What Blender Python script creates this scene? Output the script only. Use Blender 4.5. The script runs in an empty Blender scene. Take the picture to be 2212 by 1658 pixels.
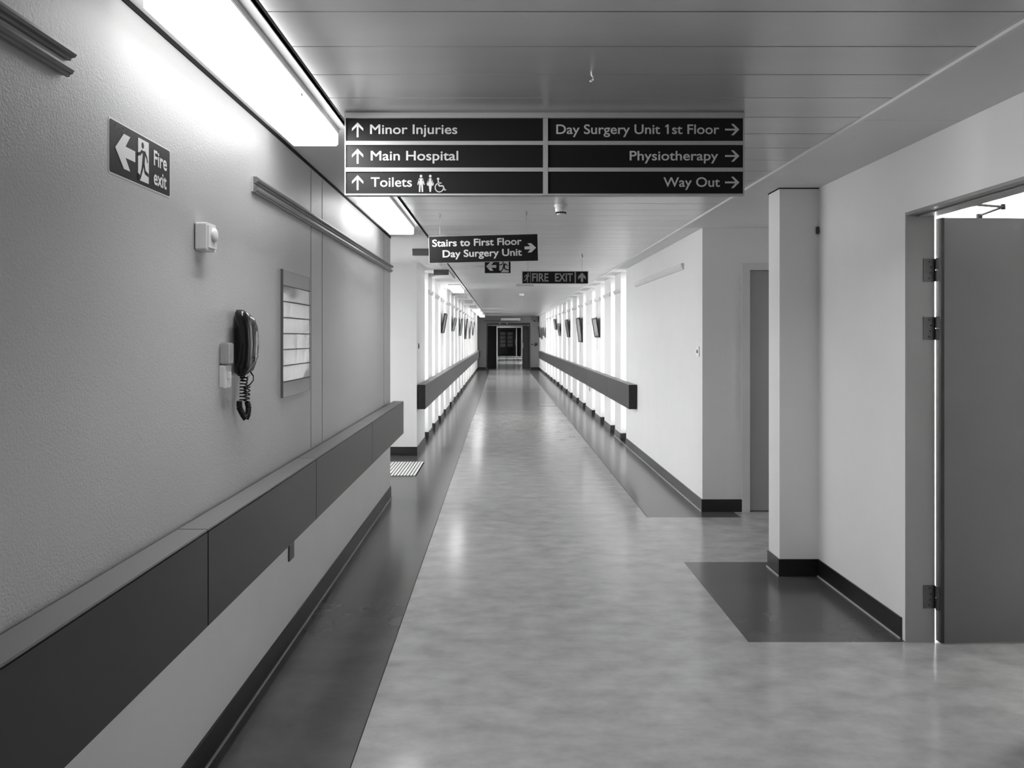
import bpy, bmesh, math, random
from mathutils import Vector, Matrix
random.seed(7)
sc = bpy.context.scene
C = sc.collection

# ---------------------------------------------------------------- camera
F, VX, VY, EYE = 1740.0, 1083.0, 727.0, 1.47      # focal px, vanishing point px, eye height
cd = bpy.data.cameras.new('camera')
cd.sensor_fit = 'HORIZONTAL'; cd.sensor_width = 36.0
cd.lens = F / 2212 * 36.0
cd.shift_x = (1106 - VX) / 2212
cd.shift_y = -(829 - VY) / 2212
cd.clip_start = 0.05; cd.clip_end = 300
cam = bpy.data.objects.new('camera', cd); C.objects.link(cam)
cam.location = (0, 0, EYE); cam.rotation_euler = (math.pi/2, 0, 0)
sc.camera = cam

# ---------------------------------------------------------------- light
SKY, LAMP, GLOW = 4.1, 1.35, 6.6
w = bpy.data.worlds.new('sky'); sc.world = w; w.use_nodes = True
w.node_tree.nodes['Background'].inputs[0].default_value = (1, 1, 1, 1)
w.node_tree.nodes['Background'].inputs[1].default_value = SKY
sc.view_settings.view_transform = 'Standard'
sc.view_settings.look = 'None'
sc.view_settings.exposure = 1.95
sc.view_settings.gamma = 1.0
sc.view_settings.use_curve_mapping = False
sc.cycles.use_denoising = True
sc.cycles.max_bounces = 8
sc.cycles.diffuse_bounces = 6
sc.cycles.glossy_bounces = 4
sc.cycles.sample_clamp_indirect = 6.0

# ---------------------------------------------------------------- helpers
def at(px, py, Y):
    """world x, z of a point seen at px, py that stands Y metres away"""
    return (px - VX) * Y / F, EYE + (VY - py) * Y / F

def mat(name, g, rough=0.6, spec=0.5, metal=0.0, var=0.0, vscale=3.0, bump=0.0, bscale=60.0,
        rvar=0.0, coat=0.0, dist=0.01, stretch=None):
    m = bpy.data.materials.new(name); m.use_nodes = True
    nt = m.node_tree; b = nt.nodes['Principled BSDF']
    b.inputs['Base Color'].default_value = (g, g, g, 1)
    b.inputs['Roughness'].default_value = rough
    b.inputs['Metallic'].default_value = metal
    b.inputs['Specular IOR Level'].default_value = spec
    b.inputs['Coat Weight'].default_value = coat
    tc = nt.nodes.new('ShaderNodeTexCoord')
    src = tc.outputs['Object']
    if stretch:
        mp = nt.nodes.new('ShaderNodeMapping'); mp.inputs['Scale'].default_value = stretch
        nt.links.new(src, mp.inputs[0]); src = mp.outputs[0]
    n = nt.nodes.new('ShaderNodeTexNoise'); n.inputs['Scale'].default_value = vscale
    n.inputs['Detail'].default_value = 6; n.inputs['Roughness'].default_value = 0.6
    nt.links.new(src, n.inputs['Vector'])
    r = nt.nodes.new('ShaderNodeMapRange')
    r.inputs['From Min'].default_value = 0.15; r.inputs['From Max'].default_value = 0.85
    v = max(var, 0.01)
    r.inputs['To Min'].default_value = g * (1 - v); r.inputs['To Max'].default_value = g * (1 + v)
    nt.links.new(n.outputs['Fac'], r.inputs['Value'])
    nt.links.new(r.outputs[0], b.inputs['Base Color'])
    if rvar:
        r2 = nt.nodes.new('ShaderNodeMapRange')
        r2.inputs['From Min'].default_value = 0.3; r2.inputs['From Max'].default_value = 0.7
        r2.inputs['To Min'].default_value = rough - rvar; r2.inputs['To Max'].default_value = rough + rvar
        nt.links.new(n.outputs['Fac'], r2.inputs['Value'])
        nt.links.new(r2.outputs[0], b.inputs['Roughness'])
    if bump:
        n2 = nt.nodes.new('ShaderNodeTexNoise'); n2.inputs['Scale'].default_value = bscale
        n2.inputs['Detail'].default_value = 3
        nt.links.new(tc.outputs['Object'], n2.inputs['Vector'])
        bp = nt.nodes.new('ShaderNodeBump'); bp.inputs['Strength'].default_value = bump
        bp.inputs['Distance'].default_value = dist
        nt.links.new(n2.outputs['Fac'], bp.inputs['Height'])
        nt.links.new(bp.outputs[0], b.inputs['Normal'])
    return m

def emit(name, g, s):
    m = mat(name, g, 0.4)
    b = m.node_tree.nodes['Principled BSDF']
    b.inputs['Emission Color'].default_value = (1, 1, 1, 1)
    b.inputs['Emission Strength'].default_value = s
    return m

M = dict(
    wall=mat('painted_wall', 0.80, 0.55, 0.35, var=0.03, bump=0.05, bscale=35),
    cwall=mat('corridor_wall', 0.66, 0.5, 0.35, var=0.03),
    paper=mat('woodchip_wall', 0.46, 0.42, 0.5, var=0.03, vscale=2, bump=0.4, bscale=170, dist=0.003),
    ceil=mat('ceiling_board', 0.72, 0.7, 0.3, var=0.03),
    plank=mat('ceiling_plank', 0.62, 0.33, 0.5, metal=0.65, var=0.10, vscale=1.2, stretch=(0.5, 3, 1)),
    gap=mat('shadow_gap', 0.02, 0.9, 0.1),
    floor=mat('light_linoleum', 0.32, 0.17, 0.55, var=0.34, vscale=6.5, rvar=0, bump=0.06, bscale=3,
              stretch=(0.8, 1.2, 1)),
    floor_dark=mat('dark_linoleum', 0.075, 0.2, 0.5, var=0.3, vscale=4, bump=0.03, bscale=4),
    weld=mat('weld_bead', 0.45, 0.3),
    skirt=mat('black_skirting', 0.012, 0.3, 0.5),
    railtop=mat('rail_top_laminate', 0.16, 0.45, 0.5),
    rail=mat('laminate_rail', 0.011, 0.36, 0.5, var=0.08, vscale=8, stretch=(1, .3, 1)),
    raildark=mat('rail_end', 0.008, 0.4, 0.4),
    white=mat('white_plastic', 0.72, 0.35, 0.5),
    trimw=mat('painted_trim', 0.55, 0.4, 0.5, bump=0.03),
    jamb=mat('door_frame_paint', 0.24, 0.35, 0.5, var=0.05, vscale=5),
    leaf=mat('door_leaf', 0.10, 0.45, 0.4, var=0.05, vscale=4),
    leafd=mat('dark_door_leaf', 0.025, 0.35, 0.5),
    edge=mat('door_edge', 0.02, 0.5, 0.3),
    metal=mat('steel', 0.35, 0.35, 0.5, metal=1.0),
    dmetal=mat('dull_hinge_steel', 0.09, 0.4, 0.5, metal=0.7, var=.2, vscale=30),
    black=mat('black_plastic', 0.006, 0.16, 0.5),
    cord=mat('black_cord', 0.005, 0.4, 0.4),
    sign=mat('sign_panel', 0.009, 0.4, 0.2),
    lettering=mat('sign_lettering', 0.42, 0.5, 0.3),
    alu=mat('aluminium_rail', 0.38, 0.4, 0.5, metal=0.3),
    shaded_ribs=mat('shaded_rail_ribs', .17, .4, .5),  # near mouldings darkened, the shade under them put into the colour
    label=mat('grey_label', 0.16, 0.5),
    card=mat('board', 0.38, 0.4, 0.4),
    lineg=mat('grey_line', 0.09, 0.6),
    picdark=mat('picture_print', 0.10, 0.3, 0.5, var=0.5, vscale=7),
    picmid=mat('grey_picture_print', 0.28, 0.3, 0.5, var=0.4, vscale=9),
    frame_b=mat('black_picture_frame', 0.012, 0.35),
    frame_g=mat('grey_picture_frame', 0.12, 0.35),
    lamp=emit('lit_diffuser', 0.8, LAMP),
    lampoff=mat('unlit_diffuser', 0.66, 0.45, 0.4),
    house=mat('lamp_housing', 0.42, 0.5, 0.4),
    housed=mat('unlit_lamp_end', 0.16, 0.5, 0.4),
    ground=mat('outdoor_paving', 0.45, 0.9, 0.1, var=0.1),
    handle=mat('white_handle', 0.8, 0.3),
    slats=mat('floor_slat_bars', 0.8, 0.3, 0.5),
)
def glass(name, tr=0.92, rough=0.02):
    m = bpy.data.materials.new(name); m.use_nodes = True
    nt = m.node_tree; nt.nodes.clear()
    o = nt.nodes.new('ShaderNodeOutputMaterial'); mx = nt.nodes.new('ShaderNodeMixShader')
    t = nt.nodes.new('ShaderNodeBsdfTransparent'); g = nt.nodes.new('ShaderNodeBsdfGlossy')
    t.inputs[0].default_value = (tr, tr, tr, 1); g.inputs['Roughness'].default_value = rough
    lw = nt.nodes.new('ShaderNodeFresnel'); lw.inputs[0].default_value = 1.45
    nt.links.new(lw.outputs[0], mx.inputs[0]); nt.links.new(t.outputs[0], mx.inputs[1])
    nt.links.new(g.outputs[0], mx.inputs[2]); nt.links.new(mx.outputs[0], o.inputs[0])
    return m
M['glass'] = glass('window_glass')
M['acrylic'] = glass('clear_acrylic', 0.96, 0.05)

def link(o, parent=None):
    C.objects.link(o)
    if parent is not None: o.parent = parent
    return o

def tag(o, label=None, cat=None, group=None, kind=None):
    if label: o['label'] = label
    if cat: o['category'] = cat
    if group: o['group'] = group
    if kind: o['kind'] = kind
    return o

def empty(name, loc=(0, 0, 0), rot=(0, 0, 0)):
    o = bpy.data.objects.new(name, None); o.location = loc; o.rotation_euler = rot
    o.empty_display_size = 0.1
    return link(o)

class MB:
    """collects shapes, built as one mesh object"""
    def __init__(s): s.bm = bmesh.new()
    def box(s, x0, x1, y0, y1, z0, z1, bev=0):
        r = bmesh.ops.create_cube(s.bm, size=1)
        vs = r['verts']
        for v in vs:
            v.co = Vector(((x0+x1)/2 + v.co.x*(x1-x0), (y0+y1)/2 + v.co.y*(y1-y0), (z0+z1)/2 + v.co.z*(z1-z0)))
        if bev:
            es = list({e for v in vs for e in v.link_edges})
            bmesh.ops.bevel(s.bm, geom=es, offset=bev, segments=2, affect='EDGES', clamp_overlap=True)
        return s
    def prism(s, pts, to3, depth):
        """2D polygon pts -> extruded along the normal; to3(u, v, w) gives world"""
        f = [s.bm.verts.new(to3(u, v, depth)) for u, v in pts]
        b = [s.bm.verts.new(to3(u, v, 0)) for u, v in pts]
        n = len(pts)
        fs = [s.bm.faces.new(f), s.bm.faces.new(b[::-1])]
        for i in range(n):
            fs.append(s.bm.faces.new((f[i], b[i], b[(i+1) % n], f[(i+1) % n])))
        bmesh.ops.recalc_face_normals(s.bm, faces=fs)
        return s
    def cyl(s, p0, p1, r0, r1=None, n=20):
        r1 = r0 if r1 is None else r1
        p0, p1 = Vector(p0), Vector(p1); d = (p1-p0)
        q = d.to_track_quat('Z', 'Y').to_matrix().to_4x4()
        bmesh.ops.create_cone(s.bm, cap_ends=True, segments=n, radius1=r0, radius2=r1, depth=d.length,
                              matrix=Matrix.Translation((p0+p1)/2) @ q)
        return s
    def lathe(s, prof, base, axis, n=28):
        """prof: (radius, height along axis)"""
        a = Vector(axis).normalized(); q = a.to_track_quat('Z', 'Y').to_matrix(); base = Vector(base)
        rings = []
        for r, h in prof:
            if r <= 1e-6: rings.append([s.bm.verts.new(base + q @ Vector((0, 0, h)))])
            else: rings.append([s.bm.verts.new(base + q @ Vector((r*math.cos(t), r*math.sin(t), h)))
                                for t in [2*math.pi*i/n for i in range(n)]])
        fs = []
        for A, B in zip(rings, rings[1:]):
            for i in range(n):
                j = (i+1) % n
                if len(A) == 1 and len(B) == 1: continue
                if len(A) == 1: fs.append(s.bm.faces.new((A[0], B[i], B[j])))
                elif len(B) == 1: fs.append(s.bm.faces.new((A[i], A[j], B[0])))
                else: fs.append(s.bm.faces.new((A[i], A[j], B[j], B[i])))
        if len(rings[0]) > 1: fs.append(s.bm.faces.new(rings[0][::-1]))
        if len(rings[-1]) > 1: fs.append(s.bm.faces.new(rings[-1]))
        bmesh.ops.recalc_face_normals(s.bm, faces=fs)
        return s
    def tube(s, pts, r, n=8):
        pts = [Vector(p) for p in pts]; rings = []
        up = Vector((0.13, 0.21, 0.97)).normalized()
        for i, p in enumerate(pts):
            t = (pts[min(i+1, len(pts)-1)] - pts[max(i-1, 0)]).normalized()
            a = t.cross(up)
            if a.length < 1e-3: a = t.cross(Vector((1, 0, 0)))
            a.normalize(); b = t.cross(a).normalized(); up = -b if i < 0 else up
            rings.append([s.bm.verts.new(p + r*(a*math.cos(k) + b*math.sin(k))) for k in [2*math.pi*j/n for j in range(n)]])
        fs = []
        for A, B in zip(rings, rings[1:]):
            for i in range(n):
                j = (i+1) % n; fs.append(s.bm.faces.new((A[i], A[j], B[j], B[i])))
        fs.append(s.bm.faces.new(rings[0][::-1])); fs.append(s.bm.faces.new(rings[-1]))
        bmesh.ops.recalc_face_normals(s.bm, faces=fs)
        return s
    def build(s, name, m, parent=None, smooth=False, loc=None):
        me = bpy.data.meshes.new(name); s.bm.to_mesh(me); s.bm.free()
        me.materials.append(m)
        if smooth:
            for p in me.polygons: p.use_smooth = True
        o = bpy.data.objects.new(name, me)
        if loc: o.location = loc
        return link(o, parent)

def struct(name, mb, m, parent=None):
    o = mb.build(name, m, parent)
    if parent is None: o['kind'] = 'structure'
    return o

def copy_tree(o, parent=None):
    c = o.copy(); C.objects.link(c)
    if parent is not None: c.parent = parent
    for ch in list(o.children): copy_tree(ch, c)
    return c

# ---------------------------------------------------------------- plan of the place (metres)
H = 2.39                       # ceiling
XL, XR = -1.015, 1.95          # near walls
CL, CR = -1.05, 1.69           # long corridor walls
YL = 7.36                      # end of near left wall
YP = 10.0                      # corner where the left corridor wall starts
YC = 6.77                      # corner where the right corridor wall starts
YE = 36.0                      # end wall
T = 0.20                       # corridor wall thickness
ST = 1.71                      # pier face

# ---- floor: one sheet of cells with two linoleums
def build_floor():
    xs = [-4.2, -1.4, -0.515, 1.19, 1.95, 4.4]
    ys = [-3, 3.88, 5.26, 6.56, 7.36, YP + .15, YE + .1, 70]
    me = bpy.data.meshes.new('floor'); bm = bmesh.new()
    def quad(x0, x1, y0, y1, z, mi):
        f = bm.faces.new([bm.verts.new((a, b, z)) for a, b in ((x0, y0), (x1, y0), (x1, y1), (x0, y1))]); f.material_index = mi
    for i in range(len(xs)-1):
        for j in range(len(ys)-1):
            xc, yc = (xs[i]+xs[i+1])/2, (ys[j]+ys[j+1])/2
            d = 0
            if -1.4 < xc < -.515 and yc < YE: d = 1
            if 1.19 < xc < 1.95 and (3.88 < yc < 5.26 or (yc > 6.56 and yc < YE)): d = 1
            if ys[j] >= YP+.1 and (xc < CL-.3 or xc > 1.95): continue
            quad(xs[i], xs[i+1], ys[j], ys[j+1], 0, d)
    # welded sheet joints
    for y in (15.8, 21.7, 27.6, 33.2):
        quad(-0.515, 1.19, y, y+.02, 0.0008, 2)
    r = bmesh.ops.create_cube(bm, size=1)
    for v in r['verts']: v.co = Vector((v.co.x*8.6 + .1, v.co.y*13.15 + 3.575, v.co.z*.1 - .0505))
    r = bmesh.ops.create_cube(bm, size=1)
    for v in r['verts']: v.co = Vector((v.co.x*3.35 + .275, v.co.y*59.85 + 40.075, v.co.z*.1 - .0505))
    bm.to_mesh(me); bm.free()
    for k in ('floor', 'floor_dark', 'weld'): me.materials.append(M[k])
    o = link(bpy.data.objects.new('floor', me)); o['kind'] = 'structure'
build_floor()
struct('trim_1', MB().box(-0.5165, -0.5135, -3, YE, 0.0, 0.0012), M['gap'])
struct('trim_2', MB().box(1.188, 1.191, YC-.2, YE, 0.0, 0.0012), M['gap'])

# ---- ceiling
def build_ceiling():
    mb = MB(); p = 0.2745; x0, x1 = -0.665, 1.51
    y = -3.0 + (2.28+3) % p - p
    while y < YE:
        a, b = max(y, -3) + .0004, min(y+p, YE) - .0004
        if b > a:
            mb.box(x0, x1, a, b, H+.006, H+.025)
            mb.box(x0, x1, a+.0015, b-.0015, H, H+.006, .002)
        y += p
    mb.build('ceiling', M['plank'])['kind'] = 'structure'
    struct('ceiling_backing', MB().box(-4.4, 4.5, -3.2, 7.0, H+.03, H+.2).box(-3.0, CR+T, 7.0, YP+.15, H+.03, H+.2).box(CL-T, CR+T, YP+.15, YE+.3, H+.03, H+.2), M['gap'])
    # board margins carrying the lamps (left) and meeting the wall (right)
    struct('ceiling_margin_left', MB().box(-1.2, -0.68, -3, YL, H-.006, H+.03).box(-2.95, -0.68, YL, YP, H-.006, H+.03)
           .box(-1.25, -.68, YP, YE, H-.006, H+.03), M['ceil'])
    mr = MB()
    ys = [-3, -.2, 1.7, 3.4, 4.95, 6.77, 9.2, 12, 15, 18, 21, 24, 27, 30, 33, YE]
    for a, b in zip(ys, ys[1:]): mr.box(1.522, 4.4 if b < 7 else CR+T, a+.002, b-.002, H-.006, H+.03)
    struct('ceiling_margin_right', mr, M['ceil'])
    struct('trim_3', MB().box(1.510, 1.524, -3, YE, H-.012, H+.01), M['white'])
    struct('trim_4', MB().box(-.684, -.680, -3, YE, H-.010, H+.01), M['white'])
build_ceiling()

# ---- near walls
struct('wall_left', MB().box(XL-.14, XL, -3, YL, .7, H+.02), M['paper'])
struct('wall_left_lower', MB().box(XL-.14, XL, -3, YL, 0, .7), M['wall'])  # lower wall, its colour lightened to make up for the rail's shade
struct('trim_5', MB().box(XL, XL+.006, -3, YL, H-.022, H-.007), M['gap'])
for k, (y, z0) in enumerate(((4.29, .88), (4.56, .88), (6.95, .88))):
    struct('trim_%d' % (6+k), MB().box(XL, XL+.0015, y, y+.003, z0, H-.03), M['lineg'])
# right wall with the doorway 2.93 .. 3.87
DY0, DY1, DH = 2.93, 3.888, 2.068
struct('wall_right', MB().box(XR, XR+.13, -3, DY0, 0, H+.02).box(XR, XR+.13, DY0, DY1, DH, H+.02)
       .box(XR, XR+.13, DY1, 5.15, 0, H+.02).box(ST, XR, 4.95, 5.15, 0, H+.02)
       .box(XR+.13, 4.2, 5.0, 5.15, 0, H+.02).box(4.2, 4.35, 5.0, 7.0, 0, 1.1).box(4.2, 4.35, 5.0, 7.0, 2.0, H+.02).box(4.2, 4.35, 5.0, 5.7, 1.1, 2.0).box(4.2, 4.35, 6.3, 7.0, 1.1, 2.0), M['wall'])
struct('trim_9', MB().box(ST-.004, XR, 4.944, 5.156, H-.012, H-.006), M['gap'])
struct('wall_back', MB().box(XL-.14, XR+.13, -3.15, -3, 0, H+.02), M['wall'])
# side room behind the open door
struct('wall_room', MB().box(XR+.13, 4.35, .75, .9, 0, H+.02).box(4.2, 4.35, .9, 5.0, 0, .9).box(4.2, 4.35, .9, 5.0, 2.2, H+.02)
       .box(4.2, 4.35, .9, 4.0, .9, 2.2).box(4.2, 4.35, 4.85, 5.0, .9, 2.2), M['wall'])
# alcove on the left: window wall and back wall
struct('wall_alcove', MB().box(-2.95, -2.8, YL-.15, YP+.15, 0, .12).box(-2.95, -2.8, YL-.15, YP+.15, 2.3, H+.02)
       .box(-2.95, -2.8, YL-.15, YL+.15, .12, 2.3).box(-2.95, -2.8, YP-.15, YP+.15, .12, 2.3)
       .box(-2.8, XL-.14, YL-.15, YL, 0, H+.02), M['wall'])

# ---- corridor walls: tall slit windows between splayed wall piers
OPEN_R = [(10.9, .50), (11.98, .46), (13.2, .50), (14.5, .50), (16.1, .53), (17.5, .52), (19.1, .56),
          (20.5, .53), (22.1, .56), (23.5, .8), (25.15, .6), (26.7, .6), (28.3, .6), (29.8, .6)]
OPEN_L = [(11.05, .50), (12.22, .50), (13.4, .52), (14.65, .5), (16.35, .5), (17.75, .5), (19.2, .52), (20.7, .55),
          (22.2, .55), (23.7, .55), (25.2, .55), (26.7, .55), (28.2, .55), (29.7, .55), (31.2, .55), (32.7, .5), (34.2, .5)]
T = 0.20
def corridor_wall(name, x, sgn, y0, opens):
    mb = MB(); segs = []; a = y0
    for o, wd in opens: segs.append((a, o)); a = o + wd
    segs.append((a, YE))
    for k, (a, b) in enumerate(segs):
        # face on the corridor a..b, tapering outwards (splayed reveals)
        sa = 0 if k == 0 else .045
        sb = 0 if k == len(segs)-1 else .045
        pts = [(x, a), (x, b), (x+sgn*T, b-sb), (x+sgn*T, a+sa)]
        mb.prism(pts, lambda u, v, w_: (u, v, w_), H+.02)
    return struct(name, mb, M['cwall']), segs
wl, SEG_L = corridor_wall('wall_corridor_left', CL, -1, YP, OPEN_L)
wr, SEG_R = corridor_wall('wall_corridor_right', CR, 1, YC+.001, OPEN_R)
struct('wall_left_return', MB().box(-2.95, CL-T, YP, YP+.15, 0, H+.02), M['cwall'])
struct('wall_recess', MB().box(CR+T, 2.03, YC, YC+.15, 0, H+.02).box(2.03, 2.96, YC, YC+.15, 2.07, H+.02)
       .box(2.96, 4.2, YC, YC+.15, 0, H+.02).box(1.95, 3.1, YC+.15, YC+.2, 0, H), M['cwall'])
nwin = 1
for sgn, x, opens in ((-1, CL, OPEN_L), (1, CR, OPEN_R)):
    for o, wd in opens:
        xo = x + sgn*(T-.005); a, b = sorted((xo, xo+sgn*.05)); e = .045
        y0, y1 = o-e, o+wd+e
        wn = empty('window_%d' % nwin, (0, 0, 0)); wn['kind'] = 'structure'; nwin += 1
        MB().box(a, b, y0, y0+.035, .1, H).box(a, b, y1-.035, y1, .1, H).box(a, b, y0+.035, y1-.035, .0, .14)\
            .box(a, b, y0+.035, y1-.035, H-.05, H).build('window_frame', M['white'], wn)
        m_ = (a+b)/2
        MB().box(m_-.003, m_+.003, y0+.035, y1-.035, .14, H-.05).build('window_pane', M['glass'], wn)
for nm, (x0, x1, y0, y1, z0, z1) in (('alcove', (-2.91, -2.85, YL+.15, YP-.15, .12, 2.3)), ('room', (4.25, 4.31, 4.0, 4.85, .9, 2.2)), ('recess', (4.25, 4.31, 5.7, 6.3, 1.1, 2.0))):
    wn = empty('window_%d' % nwin); wn['kind'] = 'structure'; nwin += 1
    f = MB().box(x0, x1, y0, y0+.05, z0, z1).box(x0, x1, y1-.05, y1, z0, z1).box(x0, x1, y0+.05, y1-.05, z0, z0+.05).box(x0, x1, y0+.05, y1-.05, z1-.05, z1)
    ym = (y0+y1)/2; f.box(x0, x1, ym-.025, ym+.025, z0+.05, z1-.05)
    f.build('window_frame', M['white'], wn)
    MB().box((x0+x1)/2-.003, (x0+x1)/2+.003, y0+.05, y1-.05, z0+.05, z1-.05).build('window_pane', M['glass'], wn)
struct('ground', MB().box(-40, -4.4, -10, 90, -.3, -.12).box(4.6, 40, -10, 90, -.3, -.12)
       .box(-4.4, CL-T-.06, YP+.16, 90, -.12, -.11).box(CR+T+.06, 4.6, YC+.16, 90, -.12, -.11), M['ground'])

# ---- end wall and the passages beyond
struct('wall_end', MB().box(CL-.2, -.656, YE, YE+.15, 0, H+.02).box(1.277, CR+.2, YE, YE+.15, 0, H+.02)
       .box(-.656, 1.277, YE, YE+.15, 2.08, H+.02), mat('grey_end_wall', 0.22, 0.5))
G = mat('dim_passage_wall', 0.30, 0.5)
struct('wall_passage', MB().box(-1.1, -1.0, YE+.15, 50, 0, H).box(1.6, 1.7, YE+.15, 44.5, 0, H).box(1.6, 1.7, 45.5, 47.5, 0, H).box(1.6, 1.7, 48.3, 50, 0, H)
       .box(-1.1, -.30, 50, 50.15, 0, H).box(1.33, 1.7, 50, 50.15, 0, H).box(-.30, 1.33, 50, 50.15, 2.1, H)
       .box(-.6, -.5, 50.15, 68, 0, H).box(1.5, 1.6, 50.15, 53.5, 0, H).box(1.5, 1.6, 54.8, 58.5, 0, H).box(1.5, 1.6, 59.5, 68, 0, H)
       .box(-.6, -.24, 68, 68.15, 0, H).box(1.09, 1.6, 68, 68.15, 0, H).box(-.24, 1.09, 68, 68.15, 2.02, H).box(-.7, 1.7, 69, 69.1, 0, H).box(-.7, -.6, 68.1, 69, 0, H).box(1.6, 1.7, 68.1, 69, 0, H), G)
struct('ceiling_passage', MB().box(-1.3, 1.8, YE+.15, 69.2, H, H+.2), M['ceil'])

# ---- skirtings
SK, ST_ = .105, .008
def skirt(name, boxes):
    mb = MB()
    for b in boxes: mb.box(*b)
    return struct(name, mb, M['skirt'])
skirt('baseboard_left', [(XL, XL+ST_, -3, YL+ST_, 0, SK), (XL-.14, XL+ST_, YL, YL+ST_, 0, SK)])
skirt('baseboard_right', [(XR-ST_, XR, -3, DY0-.04, 0, SK), (XR-ST_, XR, DY1+.03, 4.95, 0, SK), (ST-ST_, XR, 4.95-ST_, 4.95, 0, SK),
                          (ST-ST_, ST, 4.95, 5.15+ST_, 0, SK), (ST, 4.2, 5.15, 5.15+ST_, 0, SK),
                          (CR-.002, 2.02, YC-ST_, YC, 0, SK), (2.98, 4.2, YC-ST_, YC, 0, SK)])
SKG = mat('lit_skirting', 0.05, 0.25, 0.6)  # copy of the black skirting, lightened for light caught along the corridor
def cskirt(name, x, sgn, segs):
    mb = MB()
    for k, (a, b) in enumerate(segs):
        p, q = sorted((x, x-sgn*ST_)); mb.box(p, q, a, b, 0, SK)
        if k < len(segs)-1:
            c = segs[k+1][0]
            p, q = sorted((x+sgn*(T-.02), x+sgn*(T-.01))); mb.box(p, q, b-.04, c+.04, 0, SK+.03)
            # angled returns on the splayed reveals
            for (ya, yb) in ((b, b-.045), (c, c+.045)):
                d = .008 if yb < ya else -.008
                mb.prism([(x, ya), (x+sgn*T, yb), (x+sgn*T, yb+d), (x, ya+d)], lambda u, v, w_: (u, v, w_), SK)
    struct(name, mb, SKG)
cskirt('baseboard_corridor_left', CL, -1, SEG_L)
cskirt('baseboard_corridor_right', CR, 1, SEG_R)
skirt('baseboard_alcove', [(-2.8, CL+ST_, YP-ST_, YP, 0, SK)])
skirt('baseboard_end', [(CL, -.70, YE-ST_, YE, 0, .11), (1.32, CR, YE-ST_, YE, 0, .11)])
struct('trim_10', MB().box(XL+ST_, XL+ST_+.006, -3, YL+ST_, 0, .008).box(XR-ST_-.005, XR-ST_, DY1+.03, 4.95, 0, .007)
       .box(ST-ST_-.006, ST-ST_, 4.94, 5.16, 0, .007).box(CR-ST_-.005, CR-ST_, YC, 12, 0, .006), M['weld'])

# ---------------------------------------------------------------- doors
# open door of the side room
d1 = empty('door_1', (0, 0, 0)); d1['kind'] = 'structure'
jm = MB()
jm.box(XR-.001, XR+.135, DY1-.012, DY1, 0, DH).box(XR-.001, XR+.135, DY0, DY0+.03, 0, DH).box(XR-.001, XR+.135, DY0+.03, DY1-.012, DH-.014, DH)
jm.box(XR+.05, XR+.135, DY0+.03, DY1-.012, DH-.022, DH-.014)
jm.build('door_frame', M['jamb'], d1)
ang = math.radians(2.5)
hx, hy = XR+.149, DY1-.045
def dl(u, v, w_):                     # door space: u along the leaf, v up, w through
    return (hx + u*math.cos(ang) - w_*math.sin(ang), hy + u*math.sin(ang) + w_*math.cos(ang), v)
lf = MB().prism([(0.004, .008), (.86, .008), (.86, 2.038), (.004, 2.038)], dl, .042).build('door_leaf', M['leaf'], d1)
MB().prism([(0, .008), (.004, .008), (.004, 2.038), (0, 2.038)], dl, .044).prism([(0.0, .008), (.014, .008), (.014, 2.038), (0.0, 2.038)], lambda u, v, w_: dl(u, v, -w_), .0015).build('door_edge', M['edge'], lf)
MB().prism([(.78, 1.0), (.80, 1.0), (.80, 1.16), (.78, 1.16)], lambda u, v, w_: dl(u, v, -w_), .05).build('door_handle', M['metal'], lf)
for z in (1.79, 1.51, .22):
    x_j = XR + .135
    h = MB().box(x_j-.055, x_j, DY1-.0155, DY1-.012, z-.055, z+.055).build('hinge', M['dmetal'], d1)
    MB().cyl((hx-.012, hy+.012, z-.056), (hx-.012, hy+.012, z-.002), .0085, n=14).cyl((hx-.012, hy+.012, z+.002), (hx-.012, hy+.012, z+.056), .0085, n=14)\
        .box(x_j-.002, hx-.012, DY1-.0155, DY1-.0125, z-.055, z+.055).build('hinge_knuckle', M['dmetal'], h)
    s_ = MB()
    for a in (-.04, -.013, .014, .041): s_.cyl((x_j-.028 + (a % .02)*.6, DY1-.0155, z+a), (x_j-.028+(a % .02)*.6, DY1-.0175, z+a), .0045, n=10)
    s_.build('screw', M['edge'], h)
# closer arm across the top of the door
am = MB()
pA = Vector((XR+.14, 3.56, DH-.014)); pB = Vector((2.280, 3.66, 2.060)); pC = Vector(dl(.20, 2.052, .02))
am.cyl(pA, pB, .006, n=10).cyl(pB, pC, .006, n=10).cyl(pB-Vector((0, 0, .012)), pB+Vector((0, 0, .012)), .010, n=12)
am.cyl(pC-Vector((0, 0, .018)), pC+Vector((0, 0, .008)), .014, n=14).box(pA.x-.03, pA.x+.01, pA.y-.02, pA.y+.02, pA.z-.006, pA.z+.012)
am.build('closer_arm', M['edge'], d1)
# closed door in the recess
d2 = empty('door_2'); d2['kind'] = 'structure'
MB().box(2.02, 2.085, YC-.015, YC+.15, 0, 2.07+.02).box(2.905, 2.97, YC-.015, YC+.15, 0, 2.09).box(2.085, 2.905, YC-.015, YC+.15, 2.03, 2.09).build('door_frame', M['trimw'], d2)
MB().box(2.087, 2.903, YC+.02, YC+.062, .006, 2.028).build('door_leaf', mat('grey_door_leaf', .30, .5), d2)
MB().cyl((2.83, YC+.02, 1.02), (2.83, YC-.035, 1.02), .009).cyl((2.83, YC-.03, 1.02), (2.71, YC-.03, 1.02), .009).build('door_handle', M['metal'], d2)
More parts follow.
